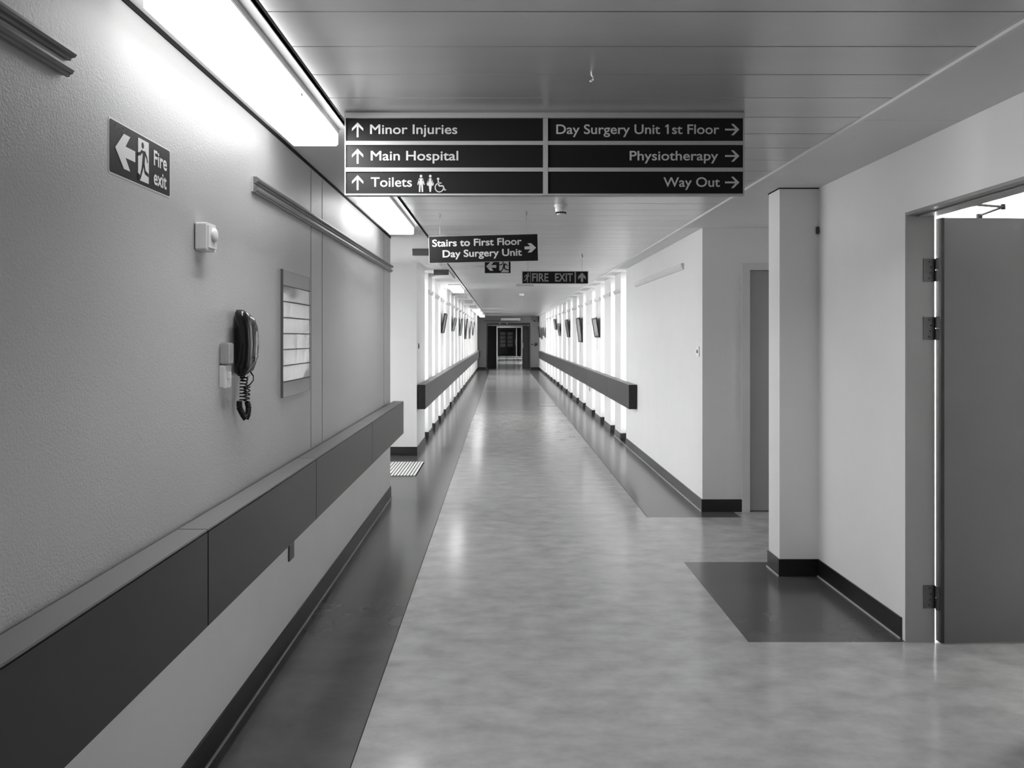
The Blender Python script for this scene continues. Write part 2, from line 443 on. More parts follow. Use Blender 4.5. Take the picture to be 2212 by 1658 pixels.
# corridor end: dark frame with a pair of leaves swung away
d3 = empty('door_3'); d3['kind'] = 'structure'
MB().box(-.66, -.60, YE-.03, YE+.16, 0, 2.09).box(1.22, 1.28, YE-.03, YE+.16, 0, 2.09).box(-.60, 1.22, YE-.03, YE+.16, 1.98, 2.09).build('door_frame', M['leafd'], d3)
for s_, hxx, tipx in ((-1, -.59, -.24), (1, 1.21, .99)):
    a0, b0 = (hxx, YE+.17), (tipx, YE+.17+.88)
    dx, dy = b0[0]-a0[0], b0[1]-a0[1]; L = math.hypot(dx, dy); nx, ny = -dy/L*.02, dx/L*.02
    lf = MB().prism([(a0[0]-nx, a0[1]-ny), (b0[0]-nx, b0[1]-ny), (b0[0]+nx, b0[1]+ny), (a0[0]+nx, a0[1]+ny)], lambda u, v, w_: (u, v, w_+.006), 1.96).build('door_leaf', M['leafd'], d3)
    hx2 = tipx + s_*.04 + (-.03 if s_ < 0 else -.03)
    MB().cyl((hx2, YE+.92, .95), (hx2, YE+.92, 1.2), .015, n=10).build('door_handle', M['handle'], lf)
MB().cyl((-.06, YE-.05, 2.06), (-.06, YE-.03, 2.06), .03).cyl((.26, YE-.05, 2.06), (.26, YE-.03, 2.06), .03).build('door_magnet', M['alu'], d3)
for k, (x_) in enumerate((-.66, 1.29)):
    t = MB().lathe([(.0, 0), (.05, 0), (.055, .03), (.04, .06), (0, .07)], (x_+(-.0 if k else 0), YE-.11, 0), (0, 0, 1)).build('door_stop', M['dmetal'], smooth=True)
    tag(t, ('small round floor stop at the left foot of the far dark doorway', 'small round floor stop at the right foot of the far dark doorway')[k], 'door stop', 'floor stops at the far doorway')
d4 = empty('door_4'); d4['kind'] = 'structure'
MB().box(-.30, -.24, 49.97, 50.16, 0, 2.1).box(1.27, 1.33, 49.97, 50.16, 0, 2.1).box(-.24, 1.27, 49.97, 50.16, 2.03, 2.1).build('door_frame', M['trimw'], d4)
lf = MB().box(.93, .97, 50.2, 51.0, .006, 2.0).build('door_leaf', M['trimw'], d4)
MB().tube([(.93-.0, 50.3, .95), (.88, 50.3, .97), (.88, 50.3, 1.23), (.93, 50.3, 1.25)], .014).build('door_handle', M['handle'], lf)
d5 = empty('door_5'); d5['kind'] = 'structure'
MB().box(-.24, -.18, 67.95, 68.16, 0, 2.02).box(1.03, 1.09, 67.95, 68.16, 0, 2.02).box(-.18, 1.03, 67.95, 68.16, 1.96, 2.02).build('door_frame', M['leafd'], d5)
pane_m = mat('dim_frosted_pane', .9, .4)
for x0, x1 in ((-.17, .41), (.44, 1.02)):
    lf = MB().box(x0, x1, 68.02, 68.06, .006, 1.95).build('door_leaf', M['leafd'], d5)
    for r in range(4):
        z1 = 1.88 - r*.33
        MB().box(x0+.07, x1-.04, 68.0, 68.02, z1-.29, z1).build('door_pane', pane_m, lf)

# ---------------------------------------------------------------- bump rails
def bump_rail(name, x, sgn, cuts, label, endcaps=()):
    """x = front face; wall is behind it; cuts = joints of the boards along y"""
    r = empty(name, (x, cuts[0], .57))
    xb = x - sgn*.10
    a, b = sorted((0, -sgn*.095))
    for y0, y1 in zip(cuts, cuts[1:]):
        MB().box(a, b, y0+.001-cuts[0], y1-.001-cuts[0], 0, .297, .003).build('board', M['rail'], r)
        MB().box(a, b, y0+.001-cuts[0], y1-.001-cuts[0], .2972, .303, .002).build('top_board', M['railtop'], r)
    for y in endcaps:
        yy = y-cuts[0]
        MB().box(a, b, yy-.012, yy, 0, .303, .002).build('end_cap', M['raildark'], r)
    for y in cuts[:-1]:
        p, q = sorted((-sgn*.095, -sgn*.10)); MB().box(p, q, y+.1-cuts[0], y+.16-cuts[0], .05, .25).build('bracket', M['dmetal'], r)
    return tag(r, label, 'wall rail')
bump_rail('bump_rail', XL+.105, 1, [-2.6, 0.4, 2.5, 3.96, 5.68, 7.50], 'wide dark laminate bump rail on the near left wall, below the telephone')
bump_rail('bump_rail', CL+.105, 1, [10.02, 13, 16, 19, 22, 25, 28, 31, 34, 35.9], 'long grey bump rail along the left windows of the far corridor, black end toward us', (10.02,))
bump_rail('bump_rail', CR-.105, -1, [10.02, 12.1, 15, 18, 21, 24, 27, 30, 34.3], 'long grey bump rail along the right windows of the far corridor, black end toward us', (10.02,))

# ---------------------------------------------------------------- picture rails
def picture_rail(x, sgn, y0, y1, z, label, group=None, big=True, m='trimw'):
    """sgn = direction out of the wall"""
    r = empty('picture_rail', (x, y0, z))
    L = y1-y0; t = lambda u, v, w_: (sgn*u, w_, v)
    if big:
        MB().prism([(0, -.03), (.008, -.03), (.008, .03), (0, .03)], t, L).build('back_plate', M['trimw'], r)
        t2 = lambda u, v, w_: (sgn*u, w_-.02*(w_ < .01), v)
        MB().prism([(.008, .004), (.018, .003), (.020, .009), (.029, .011), (.033, .017), (.031, .024), (.024, .026), (.022, .030), (.008, .031)], t, L).build('moulding', M[m], r)
        MB().prism([(.008, -.034), (.015, -.034), (.017, -.029), (.023, -.027), (.027, -.020), (.023, -.012), (.008, -.011)], t, L).build('moulding', M[m], r)
    else:
        MB().prism([(0, -.028), (.012, -.026), (.024, 0), (.030, .024), (.022, .03), (0, .03)], t, L).build('moulding', M['trimw'], r)
    return tag(r, label, 'picture rail', group)
picture_rail(XL, 1, -2.5, 1.865, 2.105, 'double ribbed picture rail end in the top left corner, left of the fire exit sign', m='shaded_ribs')
picture_rail(XL, 1, 3.27, 7.34, 2.09, 'long white double ribbed picture rail on the near left wall, above the notice holder', m='shaded_ribs')
picture_rail(CR, -1, 7.45, 10.1, 2.12, 'white picture rail high on the plain right corridor wall, above the light switch', big=False)
for side, segs, x, sg in (('left', SEG_L, CL, 1), ('right', SEG_R, CR, -1)):
    first = None
    ORD = ['first', 'second', 'third', 'fourth', 'fifth', 'sixth', 'seventh', 'eighth', 'ninth', 'tenth', 'eleventh', 'twelfth', 'thirteenth']
    for k, (a, b) in enumerate(segs):
        if k == 0 or k > 13 or a > 30: continue
        o = picture_rail(x, sg, a+.01, b-.01, 2.12, 'short white picture rail on the %s window pier from us, %s side' % (ORD[k-1], side), 'short picture rails on the %s window piers' % side, big=False)

# ---------------------------------------------------------------- ceiling lamps
def lamp(y0, y1, lit, label, x0=-.925, tube=None, cap='housed'):
    x1 = x0+.21
    r = empty('ceiling_light', (x0, y0, H-.006)); L = y1-y0; W = x1-x0
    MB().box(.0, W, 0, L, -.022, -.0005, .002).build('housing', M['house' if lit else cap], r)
    # prismatic diffuser with softened lower edges
    mb = MB()
    t = lambda u, v, w_: (u, w_, v)
    mb.prism([(.004, -.022), (.004, -.068), (.012, -.0745), (W-.012, -.0745), (W-.004, -.068), (W-.004, -.022)], t, L-.008)
    for v in mb.bm.verts: v.co.y += .004
    mb.build('diffuser', M['lamp' if lit else 'lampoff'], r)
    if lit:
        ld = bpy.data.lights.new('added_glow', 'AREA'); ld.shape = 'RECTANGLE'; ld.size = W-.02 if tube else .05; ld.size_y = L-.02
        ld.energy = (tube or GLOW)*L/1.48; ld.spread = math.radians(150 if not tube else 170)
        lo = bpy.data.objects.new('added_glow', ld); lo.location = (W/2, L/2, -.0755); link(lo, r)
        if not tube: lo.location = (W-.012, L/2, -.080); lo.rotation_euler = (0, math.radians(-42), 0)  # added tilted light, throws extra glow toward the right wall
    if not lit:
        MB().box(.002, W-.002, -.002, .004, -.072, -.022).build('end_cap', M[cap], r)
    MB().box(W-.004, W-.001, L*.55, L*.55+.02, -.05, -.04).build('clip', M['alu'], r)
    return tag(r, label, 'ceiling light')
lamp(2.07, 3.55, True, 'lit rectangular ceiling light nearest to us, at the top left')
lamp(5.14, 6.62, True, 'lit rectangular ceiling light behind the left end of the big directory sign')
lamp(8.36, 9.84, False, 'unlit ceiling light box partly behind the stairs sign')
lamp(10.98, 12.40, False, 'unlit ceiling light box at the start of the left windows, just past the stairs sign')
lamp(14.0, 15.48, True, 'third lit ceiling light, small, over the left windows of the corridor')
lamp(17.1, 18.58, False, 'unlit ceiling light first past the small lit one in the corridor', cap='lampoff')
lamp(20.2, 21.68, False, 'unlit ceiling light midway between the lit ones of the corridor', cap='lampoff')
lamp(23.2, 24.68, False, 'unlit ceiling light just before the far group of lit ones', cap='lampoff')
lamp(25.6, 27.08, True, 'lit ceiling light far down the corridor, nearest of the far group')
lamp(28.9, 30.38, True, 'lit ceiling light far down the corridor, middle of the far group')
lamp(33.2, 34.68, True, 'lit ceiling light farthest away, just before the dark doorway')

# added lamp, unseen beyond the door leaf, brightens the side room
r = empty('ceiling_light', (2.5, 4.25, H-.006))
MB().box(0, 1.2, 0, .3, -.03, -.0005).build('housing', M['house'], r)
MB().box(.02, 1.18, .02, .28, -.07, -.03, .006).build('diffuser', emit('added_room_diffuser', .8, 35), r)
tag(r, 'added unseen ceiling light brightening the side room behind the open door', 'ceiling light')

# ---------------------------------------------------------------- lettering
_fc = {}
def text_mesh(s, bold):
    key = (s, bold)
    if key in _fc: return _fc[key]
    cu = bpy.data.curves.new('t', 'FONT'); cu.body = s; cu.size = 1; cu.resolution_u = 5
    o = bpy.data.objects.new('t', cu); C.objects.link(o)
    dg = bpy.context.evaluated_depsgraph_get(); dg.update()
    me = bpy.data.meshes.new_from_object(o.evaluated_get(dg))
    vs = [v.co.copy() for v in me.vertices]; fs = [tuple(p.vertices) for p in me.polygons]
    bpy.data.objects.remove(o); bpy.data.curves.remove(cu); bpy.data.meshes.remove(me)
    # heavier strokes: the same glyphs laid over each other a hair apart
    V2, F2 = list(vs), list(fs); n0 = len(vs)
    for k in range(8):
        a_ = math.pi*k/4; dv = Vector((math.cos(a_)*bold, math.sin(a_)*bold, (k+1)*.002)); o_ = len(V2)
        V2 += [v+dv for v in vs]; F2 += [tuple(i+o_ for i in f) for f in fs]
    _fc[key] = (V2, F2); return _fc[key]
def cap_h(bold):
    vs, _ = text_mesh('H', bold); return max(v.y for v in vs), min(v.y for v in vs)
def lettering(s, u0, u1, base, cap, to3, parent, m=None, bold=.013, name='lettering', lift=.0006):
    """text from u0 to u1 on baseline `base` with capital height `cap`"""
    vs, fs = text_mesh(s, bold); h1, h0 = cap_h(bold)
    a, b = min(v.x for v in vs), max(v.x for v in vs)
    kx = (u1-u0)/(b-a); ky = cap/(h1-h0)
    bm = bmesh.new()
    V = [bm.verts.new(to3(u0+(v.x-a)*kx, base+(v.y-h0)*ky, lift+v.z*.01)) for v in vs]
    for f in fs:
        try: bm.faces.new([V[i] for i in f])
        except ValueError: pass
    bmesh.ops.recalc_face_normals(bm, faces=bm.faces[:])
    me = bpy.data.meshes.new(name); bm.to_mesh(me); bm.free(); me.materials.append(m or M['lettering'])
    return link(bpy.data.objects.new(name, me), parent)

def poly(pts_list, to3, parent, name, m=None, d=.0008):
    mb = MB()
    for pts in pts_list: mb.prism(pts, to3, d)
    return mb.build(name, m or M['lettering'], parent)
def disc(cx, cy, rx, ry, n=20): return [(cx+rx*math.cos(2*math.pi*i/n), cy+ry*math.sin(2*math.pi*i/n)) for i in range(n)]
def seg(p, q, w0, w1=None):
    w1 = w0 if w1 is None else w1
    dx, dy = q[0]-p[0], q[1]-p[1]; L = math.hypot(dx, dy) or 1; nx, ny = -dy/L/2, dx/L/2
    return [(p[0]-nx*w0, p[1]-ny*w0), (q[0]-nx*w1, q[1]-ny*w1), (q[0]+nx*w1, q[1]+ny*w1), (p[0]+nx*w0, p[1]+ny*w0)]
def xf(pts, ox, oy, sx, sy): return [(ox+x*sx, oy+y*sy) for x, y in pts]
# arrow pointing right in a unit box, thin shaft
ARROW = [[(0, .42), (.72, .42), (.42, 0), (.60, 0), (1, .5), (.60, 1), (.42, 1), (.72, .58), (0, .58)]]
FAT = [[(0, .34), (.50, .34), (.26, 0), (.58, 0), (1, .5), (.58, 1), (.26, 1), (.50, .66), (0, .66)]]
def arrow(kind, box, direction, to3, parent, m=None):
    x0, x1, y0, y1 = box; out = []
    for p in kind:
        q = []
        for u, v in p:
            if direction == 'up': u, v = v, u
            elif direction == 'left': u = 1-u
            q.append((x0+u*(x1-x0), y0+v*(y1-y0)))
        out.append(q)
    return poly(out, to3, parent, 'arrow', m)

# ---------------------------------------------------------------- big directory sign
YD = 3.29
ds = empty('directory_sign', (at(1176, 330, YD)[0], YD, at(1176, 422, YD)[1]))
ox, oz = ds.location.x, ds.location.z
def dpx(px, py): x, z = at(px, py, YD); return x-ox, z-oz
def d3(off): return lambda u, v, w_: (u, off-w_, v)
def rect_px(x0, x1, y0, y1):
    a, b = dpx(x0, y1); c, d = dpx(x1, y0); return a, c, b, d
mb = MB()
a, c, b, d = rect_px(745, 1607, 238, 422)
mb.box(a, c, .005, .028, b, d-.004)
mb.build('backing', M['card'], ds)
a, c, b, d = rect_px(745, 1607, 241, 256)
hr = MB().prism([(-.012, b), (.034, b), (.034, d), (.0, d+.002), (-.012, d-.008)], lambda u, v, w_: (a+w_, u, v), c-a).build('header_rail', M['alu'], ds)
MB().box(a+.0, c-.0, .004, .024, d, H-.0005-oz).build('ceiling_channel', M['housed'], ds)
fr = MB()
for (x0, x1, y0, y1) in ((745, 1607, 305, 313.5), (745, 1607, 362.4, 371), (745, 1607, 418.5, 422), (745, 747.6, 256, 422), (1605, 1607, 256, 422), (1173, 1183.5, 256, 422)):
    a, c, b, d = rect_px(x0, x1, y0, y1); fr.box(a, c, -.006 if x1-x0 > 12 else -.007, .004, b, d)
fr.build('frame', M['alu'], ds)
rows = [(256.5, 304.8), (313.8, 362), (371.2, 418.2)]
L_txt = [('Minor Injuries', 799.5, 988), ('Main Hospital', 801, 990), ('Toilets', 801, 890)]
R_txt = [('Day Surgery Unit 1st Floor', 1201.5, 1553.5), ('Physiotherapy', 1360, 1551), ('Way Out', 1433, 1555)]
bases = [289.5, 346.5, 403.5]
def words(s, x0, x1, base, parent, to3=d3(-.001)):
    if '1st' in s:      # the figure one has a flag at its head
        vs, _ = text_mesh(s, .013); v1, _ = text_mesh(s[:s.index('1')+1], .013)
        a, _ = dpx(x0, base); c, zb = dpx(x1, base)
        lo, hi = min(v.x for v in vs), max(v.x for v in vs)
        xr = a+(max(v.x for v in v1)-lo)*(c-a)/(hi-lo); zt = zb+20.6*YD/F
        poly([[(xr-.002, zt), (xr-.007, zt), (xr-.0145, zt-.006), (xr-.0145, zt-.012), (xr-.006, zt-.007)]], to3, parent, 'figure_flag')
    a, _ = dpx(x0, base); c, zb = dpx(x1, base)
    lettering(s, a, c, zb, 20.6*YD/F, to3, parent)
for i in range(3):
    for side in (0, 1):
        x0, x1 = ((748, 1172.6), (1184, 1604.8))[side]
        a, c, b, d = rect_px(x0, x1, rows[i][0], rows[i][1])
        p = MB().box(a, c, -.0008, .005, b, d).build('sign_panel', M['sign'], ds)
        words(*((L_txt, R_txt)[side][i]), bases[i], p)
        yc = bases[i] - 9.3
        if side == 0:
            arrow(ARROW, rect_px(760.5, 784.8, yc-16, yc+16.3), 'up', d3(-.001), p)
        else:
            arrow(ARROW, rect_px(1566, 1597, yc-12.5, yc+12), 'right', d3(-.001), p)
        if side == 0 and i == 2:
            def P(px, py): return dpx(px, py)
            def man(x, wmn=False):
                sx = 1
                q = lambda pts: [P(x+u*sx, v) for u, v in pts]
                out = [q(disc(0, 380.5, 2.9, 3.2))]
                if wmn:
                    out += [q([(-3, 385), (3, 385), (6.8, 401), (-6.8, 401)]), q([(-3.2, 401), (3.2, 401), (1.6, 414.5), (-1.6, 414.5)]),
                            q([(-3, 385), (-8, 398), (-6.2, 399), (-2, 389)]), q([(3, 385), (8, 398), (6.2, 399), (2, 389)])]
                else:
                    out += [q([(-5, 385), (5, 385), (4, 399), (-4, 399)]), q([(-4.2, 399), (-.4, 399), (-1.4, 414.6), (-4.6, 414.6)]),
                            q([(.4, 399), (4.2, 399), (4.8, 414.6), (1.6, 414.6)]),
                            q([(-4.6, 385), (-8, 398.5), (-6.2, 399.5), (-3, 389)]), q([(4.6, 385), (8, 398.5), (6.2, 399.5), (3, 389)])]
                poly(out, d3(-.001), p, 'pictogram')
            man(909.5); man(929.5, True)
            q = lambda pts: [P(u, v) for u, v in pts]
            out = [q(disc(946.5, 386.5, 2.6, 2.9)), q(seg((946.5, 390), (948, 401), 3)), q(seg((947.5, 395), (954, 395.5), 2.2)),
                   q(seg((948, 401.5), (957, 401.5), 3)), q(seg((957, 401), (960.5, 411), 2.6)), q(seg((960, 411), (963.5, 409.5), 2.2))]
            for k in range(11):
                t0, t1 = [math.radians(100 + 22*(k+e)) for e in (0, 1.05)]
                f = lambda t: (949 + 9*math.cos(t), 405 - 9.6*math.sin(t))
                out.append(q(seg(f(t0), f(t1), 2.2)))
            poly(out, d3(-.001), p, 'pictogram')
tag(ds, 'large hospital directory sign of six dark panels fixed under the ceiling', 'sign')

# ---------------------------------------------------------------- stairs sign, hung askew
Y2 = 5.9
cx, cz = at(1044, 537, Y2)
s2 = empty('hanging_sign', (cx, Y2, cz), (0, math.radians(-1.35), math.radians(0)))
k = Y2/F; W2, H2 = 235*k/2, 58*k/2
to = lambda u, v, w_: (u, -.004-w_, v)
p = MB().box(-W2, W2, -.004, .004, -H2, H2).build('sign_panel', M['sign'], s2)
MB().box(-W2, -W2+.003, -.005, .0045, -H2, H2).box(-W2, W2, -.005, .0045, -H2, -H2+.002).box(-W2, W2, -.005, .0045, H2-.0015, H2).build('edge_strip', M['alu'], p)
def w2(px, py): return (px-1044)*k, (537-py)*k
for s, x0, x1, by in (('Stairs to First Floor', 934, 1127, 530.5), ('Day Surgery Unit', 956, 1127, 554)):
    a, zb = w2(x0, by); c, _ = w2(x1, by)
    lettering(s, a, c, zb, 15.6*k, to, p, bold=.022)
a, b_ = w2(1133, 547.5); c, d_ = w2(1158, 527.5)
arrow(FAT, (a, c, b_, d_), 'right', to, p)
for px in (951, 1137.5):
    x_ = (px-1044)*k
    zt = (H-cz)
    MB().cyl((x_, 0, H2-.001), (x_+.003, 0, zt-.03), .0011, n=6).build('hanging_wire', M['dmetal'], s2)
    MB().tube([(x_+.004, 0, zt-.004+x_*.0236), (x_+.005, 0, zt-.02), (x_+.010, 0, zt-.028), (x_+.006, 0, zt-.036), (x_+.001, 0, zt-.03)], .0025, 6).build('hook', M['dmetal'], s2)
tag(s2, 'dark hanging sign reading Stairs to First Floor, tilted slightly on two wires', 'sign')

# ---------------------------------------------------------------- running man pictogram (white field, dark figure)
def running_man(ox_, oy_, sx, sy, to3, parent, facing=-1):
    """a white door field with a dark figure running out of it; unit box 0..1 (x) by 0..1 (y)"""
    f = lambda pts: [(ox_+(x if facing < 0 else 1-x)*sx, oy_+y*sy) for x, y in pts]
    fld = poly([f([(0, 0), (1, 0), (1, 1), (0, 1)])], to3, parent, 'pictogram_field', M['lettering'], .0006)
    fig = [f(disc(.42, .86, .11, .075)), f([(.30, .74), (.62, .74), (.66, .68), (.58, .40), (.36, .40), (.42, .66)]),
           f(seg((.36, .72), (.16, .62), .085)), f(seg((.18, .64), (-.02, .60), .08)),
           f(seg((.62, .72), (.82, .60), .08)), f(seg((.80, .62), (.88, .50), .075)),
           f(seg((.44, .42), (.34, .24), .13, .11)), f(seg((.35, .26), (.18, .06), .11, .09)),
           f(seg((.52, .42), (.66, .24), .13, .11)), f(seg((.64, .25), (.98, .20), .10, .08)),
           f([(.0, 0), (.16, 0), (.22, .08), (.12, .14), (0, .16)])]
    mb = MB()
    for q in fig: mb.prism(q, to3, .0010)
    return mb.build('pictogram_figure', M['sign'], fld)

# ---------------------------------------------------------------- small arrow sign behind the stairs sign
Y3 = 9.6; k = Y3/F
cx, cz = at(1075, 574.5, Y3)
s3 = empty('hanging_sign', (cx, Y3, cz))
W, Hh = 55.3*k/2, 30*k/2
p = MB().box(-W, W, -.004, .004, -Hh, Hh).build('sign_panel', M['sign'], s3)
MB().box(-W-.003, -W, -.005, .005, -Hh-.003, Hh+.003).box(W, W+.003, -.005, .005, -Hh-.003, Hh+.003).box(-W, W, -.005, .005, -Hh-.003, -Hh).box(-W, W, -.005, .005, Hh, Hh+.003).build('frame', M['alu'], s3)
q3 = lambda px, py: ((px-1075)*k, (574.5-py)*k)
a, b_ = q3(1050, 584.5); c, d_ = q3(1072, 566)
arrow(FAT, (a, c, b_, d_), 'left', to, p)
a, b_ = q3(1078.5, 588); c, d_ = q3(1099, 562)
running_man(a, b_, c-a, d_-b_, to, p)
for x_ in (-W*.7, W*.7):
    MB().cyl((x_, 0, Hh+.002), (x_, 0, H-cz), .0012, n=6).build('hanging_wire', M['dmetal'], s3)
tag(s3, 'small hanging sign with left arrow and running figure, below the stairs sign', 'sign')

# ---------------------------------------------------------------- FIRE EXIT hanging sign
Y4 = 8.94; k = Y4/F
cx, cz = at(1199, 599, Y4)
s4 = empty('hanging_sign', (cx, Y4, cz))
q4 = lambda px, py: ((px-1199.2)*k, (599-py)*k)
W, Hh = 143.5*k/2, 27.6*k/2
p = MB().box(-W+.004, W-.004, -.004, .004, -Hh+.004, Hh-.004).build('sign_panel', M['sign'], s4)
MB().box(-W, W, -.006, .006, Hh-.006, Hh).box(-W, W, -.006, .006, -Hh, -Hh+.005).box(-W, -W+.008, -.006, .006, -Hh+.005, Hh-.006).box(W-.006, W, -.006, .006, -Hh+.005, Hh-.006).build('frame', M['house'], s4)
ltr = mat('dim_sign_lettering', .26, .5, .3)
a, c = q4(1241.3, 0)[0], q4(1244.2, 0)[0]
MB().box(a, c, -.0055, -.004, -Hh+.004, Hh-.004).build('divider', ltr, p)
a, zb = q4(1149.5, 608); c, _ = q4(1185, 608); lettering('FIRE', a, c, zb, 18*k, to, p, ltr, bold=.022)
a, _ = q4(1199, 608); c, _ = q4(1237.5, 608); lettering('EXIT', a, c, zb, 18*k, to, p, ltr, bold=.022)
a, b_ = q4(1249, 609); c, d_ = q4(1265.5, 588.5)
arrow(FAT, (a, c, b_, d_), 'up', to, p, ltr)
def runner_light(x0, x1, y0, y1, parent):
    f = lambda pts: [(x0+x*(x1-x0), y0+y*(y1-y0)) for x, y in pts]
    poly([f(disc(.72, .90, .13, .09)), f([(.45, .80), (.78, .76), (.66, .42), (.40, .46)]), f(seg((.5, .78), (.15, .66), .10)), f(seg((.18, .68), (.1, .5), .1)),
          f(seg((.74, .74), (.98, .60), .1)), f(seg((.5, .46), (.66, .26), .14)), f(seg((.64, .28), (.56, .04), .12)), f(seg((.46, .46), (.28, .26), .13)), f(seg((.3, .28), (.02, .2), .1))],
         to, parent, 'pictogram', ltr)
a, b_ = q4(1132, 610.5); c, d_ = q4(1144.5, 588.5); runner_light(a, c, b_, d_, p)
MB().box(q4(1145.8, 0)[0], q4(1146.8, 0)[0], -.0055, -.004, -Hh+.006, Hh-.006).build('divider', ltr, p)
for px in (1140.5, 1257.5):
    x_ = q4(px, 0)[0]
    MB().cyl((x_, 0, Hh-.001), (x_, 0, H-cz-.02), .0011, n=6).build('hanging_wire', M['dmetal'], s4)
    MB().tube([(x_, 0, H-cz-.001), (x_, 0, H-cz-.02), (x_+.008, 0, H-cz-.03), (x_, 0, H-cz-.036)], .004, 6).build('hook', M['dmetal'], s4)
tag(s4, 'framed FIRE EXIT sign with upward arrow hanging over the corridor on two wires', 'sign')

# ---------------------------------------------------------------- fire exit sticker on the left wall
def lw(y, z, off=0.0): return (XL+off, y, z)
YS0, YS1 = 2.083, 2.462
z_c = EYE + (VY-314)*2.09/F
s5 = empty('wall_sign', (XL, YS0, z_c-.068))
Ls, Hs = YS1-YS0, .138
ts = lambda u, v, w_: (.0016+w_, u, v)
def rrect(x0, x1, y0, y1, r, n=5):
    out = []
    for cx_, cy_, a0 in ((x1-r, y1-r, 0), (x0+r, y1-r, 90), (x0+r, y0+r, 180), (x1-r, y0+r, 270)):
        for i in range(n+1):
            t = math.radians(a0+90*i/n); out.append((cx_+r*math.cos(t), cy_+r*math.sin(t)))
    return out
MB().prism(rrect(-.004, Ls+.004, -.004, Hs+.004, .008), lambda u, v, w_: (w_, u, v), .0010).build('border', M['white'], s5)
p = MB().prism(rrect(0, Ls, 0, Hs, .007), lambda u, v, w_: (.0010+w_, u, v), .0006).build('sign_panel', M['sign'], s5)
wl_ = mat('white_sign_lettering', .72, .5, .3)
arrow(FAT, (.030, .145, .022, .116), 'left', ts, p, wl_)
rm = running_man(.163, .010, .068, .118, ts, p); rm.parent.data.materials[0] = wl_
lettering('Fire', .264, .356, .072, .045, ts, p, wl_, bold=.022)
lettering('exit', .264, .354, .016, .045, ts, p, wl_, bold=.022)
sc_ = MB(); random.seed(3)
for i in range(26):
    u, v = .006+random.random()*.10, Hs-.004-random.random()*.018
    sc_.prism(seg((u, v), (u+random.uniform(-.004, .004), v-random.uniform(.001, .005)), .0012), ts, .0004)
sc_.build('scratches', M['label'], p)
tag(s5, 'dark Fire exit wall sign with left arrow and running figure on left wall', 'sign')

# ---------------------------------------------------------------- white alarm box below it
b = empty('alarm_box', (XL, 2.66, EYE+(VY-541)*2.68/F))
MB().box(0, .004, .004, .088, .004, .089, .001).build('back_plate', M['edge'], b)
bb = MB(); tb = lambda u, v, w_: (w_, u, v)
bb.prism(rrect(0, .092, 0, .093, .008), lambda u, v, w_: (.004+w_, u, v), .036)
bb.prism([(.004, .005), (.088, .005), (.088, .088), (.004, .088)], lambda u, v, w_: (.040+w_, .006+u*.87, .006+v*.87), .006)
bb.build('casing', M['white'], b)
MB().lathe([(.024, 0), (.024, .004), (.020, .009), (.012, .012), (0, .013)], (.046, .052, .055), (1, 0, 0)).build('dome', M['white'], b, smooth=True)
MB().lathe([(.0205, 0), (.0225, .0015), (.0205, .003)], (.0505, .052, .055), (1, 0, 0)).build('dome_ring', M['label'], b)
tag(b, 'small white box with a round dome on left wall, below the fire exit sign', 'alarm sounder')

# ---------------------------------------------------------------- notice holder
n = empty('notice_holder', (XL, 3.68, 1.19))
Ln, Hn = .555, .59
MB().box(0, .006, 0, Ln, 0, Hn, .001).build('backing', M['card'], n)
MB().box(.006, .016, 0, .012, 0, Hn).build('side_edge', M['lineg'], n)
MB().box(.006, .008, .012, Ln, 0, .002).box(.006, .008, Ln-.003, Ln, 0, Hn).box(.006, .008, .012, Ln, Hn-.002, Hn).build('rim', M['alu'], n)
mbp = lambda: MB()
gl = mat('glossy_notice_sheet', .58, .12, .9, var=.05, vscale=9, bump=.22, bscale=4, dist=.02, coat=.6)
for i in range(6):
    z0 = .073 + i*.0745
    # each sheet bows out gently
    mb = MB(); N = 24; vs = []
    for j in range(N+1):
        t = j/N
        bow = .003+.006*math.sin(math.pi*t)*(1+.3*math.sin(i*1.7))
        y_ = .014+(Ln-.03)*t
        vs.append((mb.bm.verts.new((.006+bow, y_, z0+.001)), mb.bm.verts.new((.006+bow*.6, y_, z0+.070)), mb.bm.verts.new((.0065, y_, z0+.001)), mb.bm.verts.new((.0062, y_, z0+.070))))
    for A, B in zip(vs, vs[1:]):
        for e, f in ((0, 1), (1, 3), (3, 2), (2, 0)): mb.bm.faces.new((A[e], B[e], B[f], A[f]))
    bmesh.ops.recalc_face_normals(mb.bm, faces=mb.bm.faces[:])
    sh = mb.build('notice_sheet', gl, n, smooth=False)
    MB().box(.007, .013, .012, Ln-.006, z0+.070, z0+.0735).build('divider', M['lineg'], n)
MB().box(.007, .013, .012, Ln-.006, .068, .073).build('divider', M['lineg'], n)
tag(n, 'clear notice holder with six glossy paper rows on left wall, beside the telephone', 'notice holder')

# ---------------------------------------------------------------- telephone
t = empty('telephone', (XL, 2.995, 1.325))
def loft(sections, name, m, parent):
    """sections: (z, y0, y1, x0, x1) rounded rectangles stacked upward"""
    mb = MB(); rings = []
    for z, y0, y1, x0, x1 in sections:
        r = min(y1-y0, x1-x0)*.38
        pts = rrect(y0, y1, x0, x1, r, 4)
        rings.append([mb.bm.verts.new((x, y, z)) for y, x in pts])
    nn = len(rings[0])
    for A, B in zip(rings, rings[1:]):
        for i in range(nn):
            j = (i+1) % nn; mb.bm.faces.new((A[i], A[j], B[j], B[i]))
    mb.bm.faces.new(rings[0][::-1]); mb.bm.faces.new(rings[-1])
    bmesh.ops.recalc_face_normals(mb.bm, faces=mb.bm.faces[:])
    return mb.build(name, m, parent, smooth=True)
MB().box(0, .005, .08, .245, .10, .238, .002).build('grey_sheet', M['label'], t)  # thin grey sheet flat on the wall behind the body
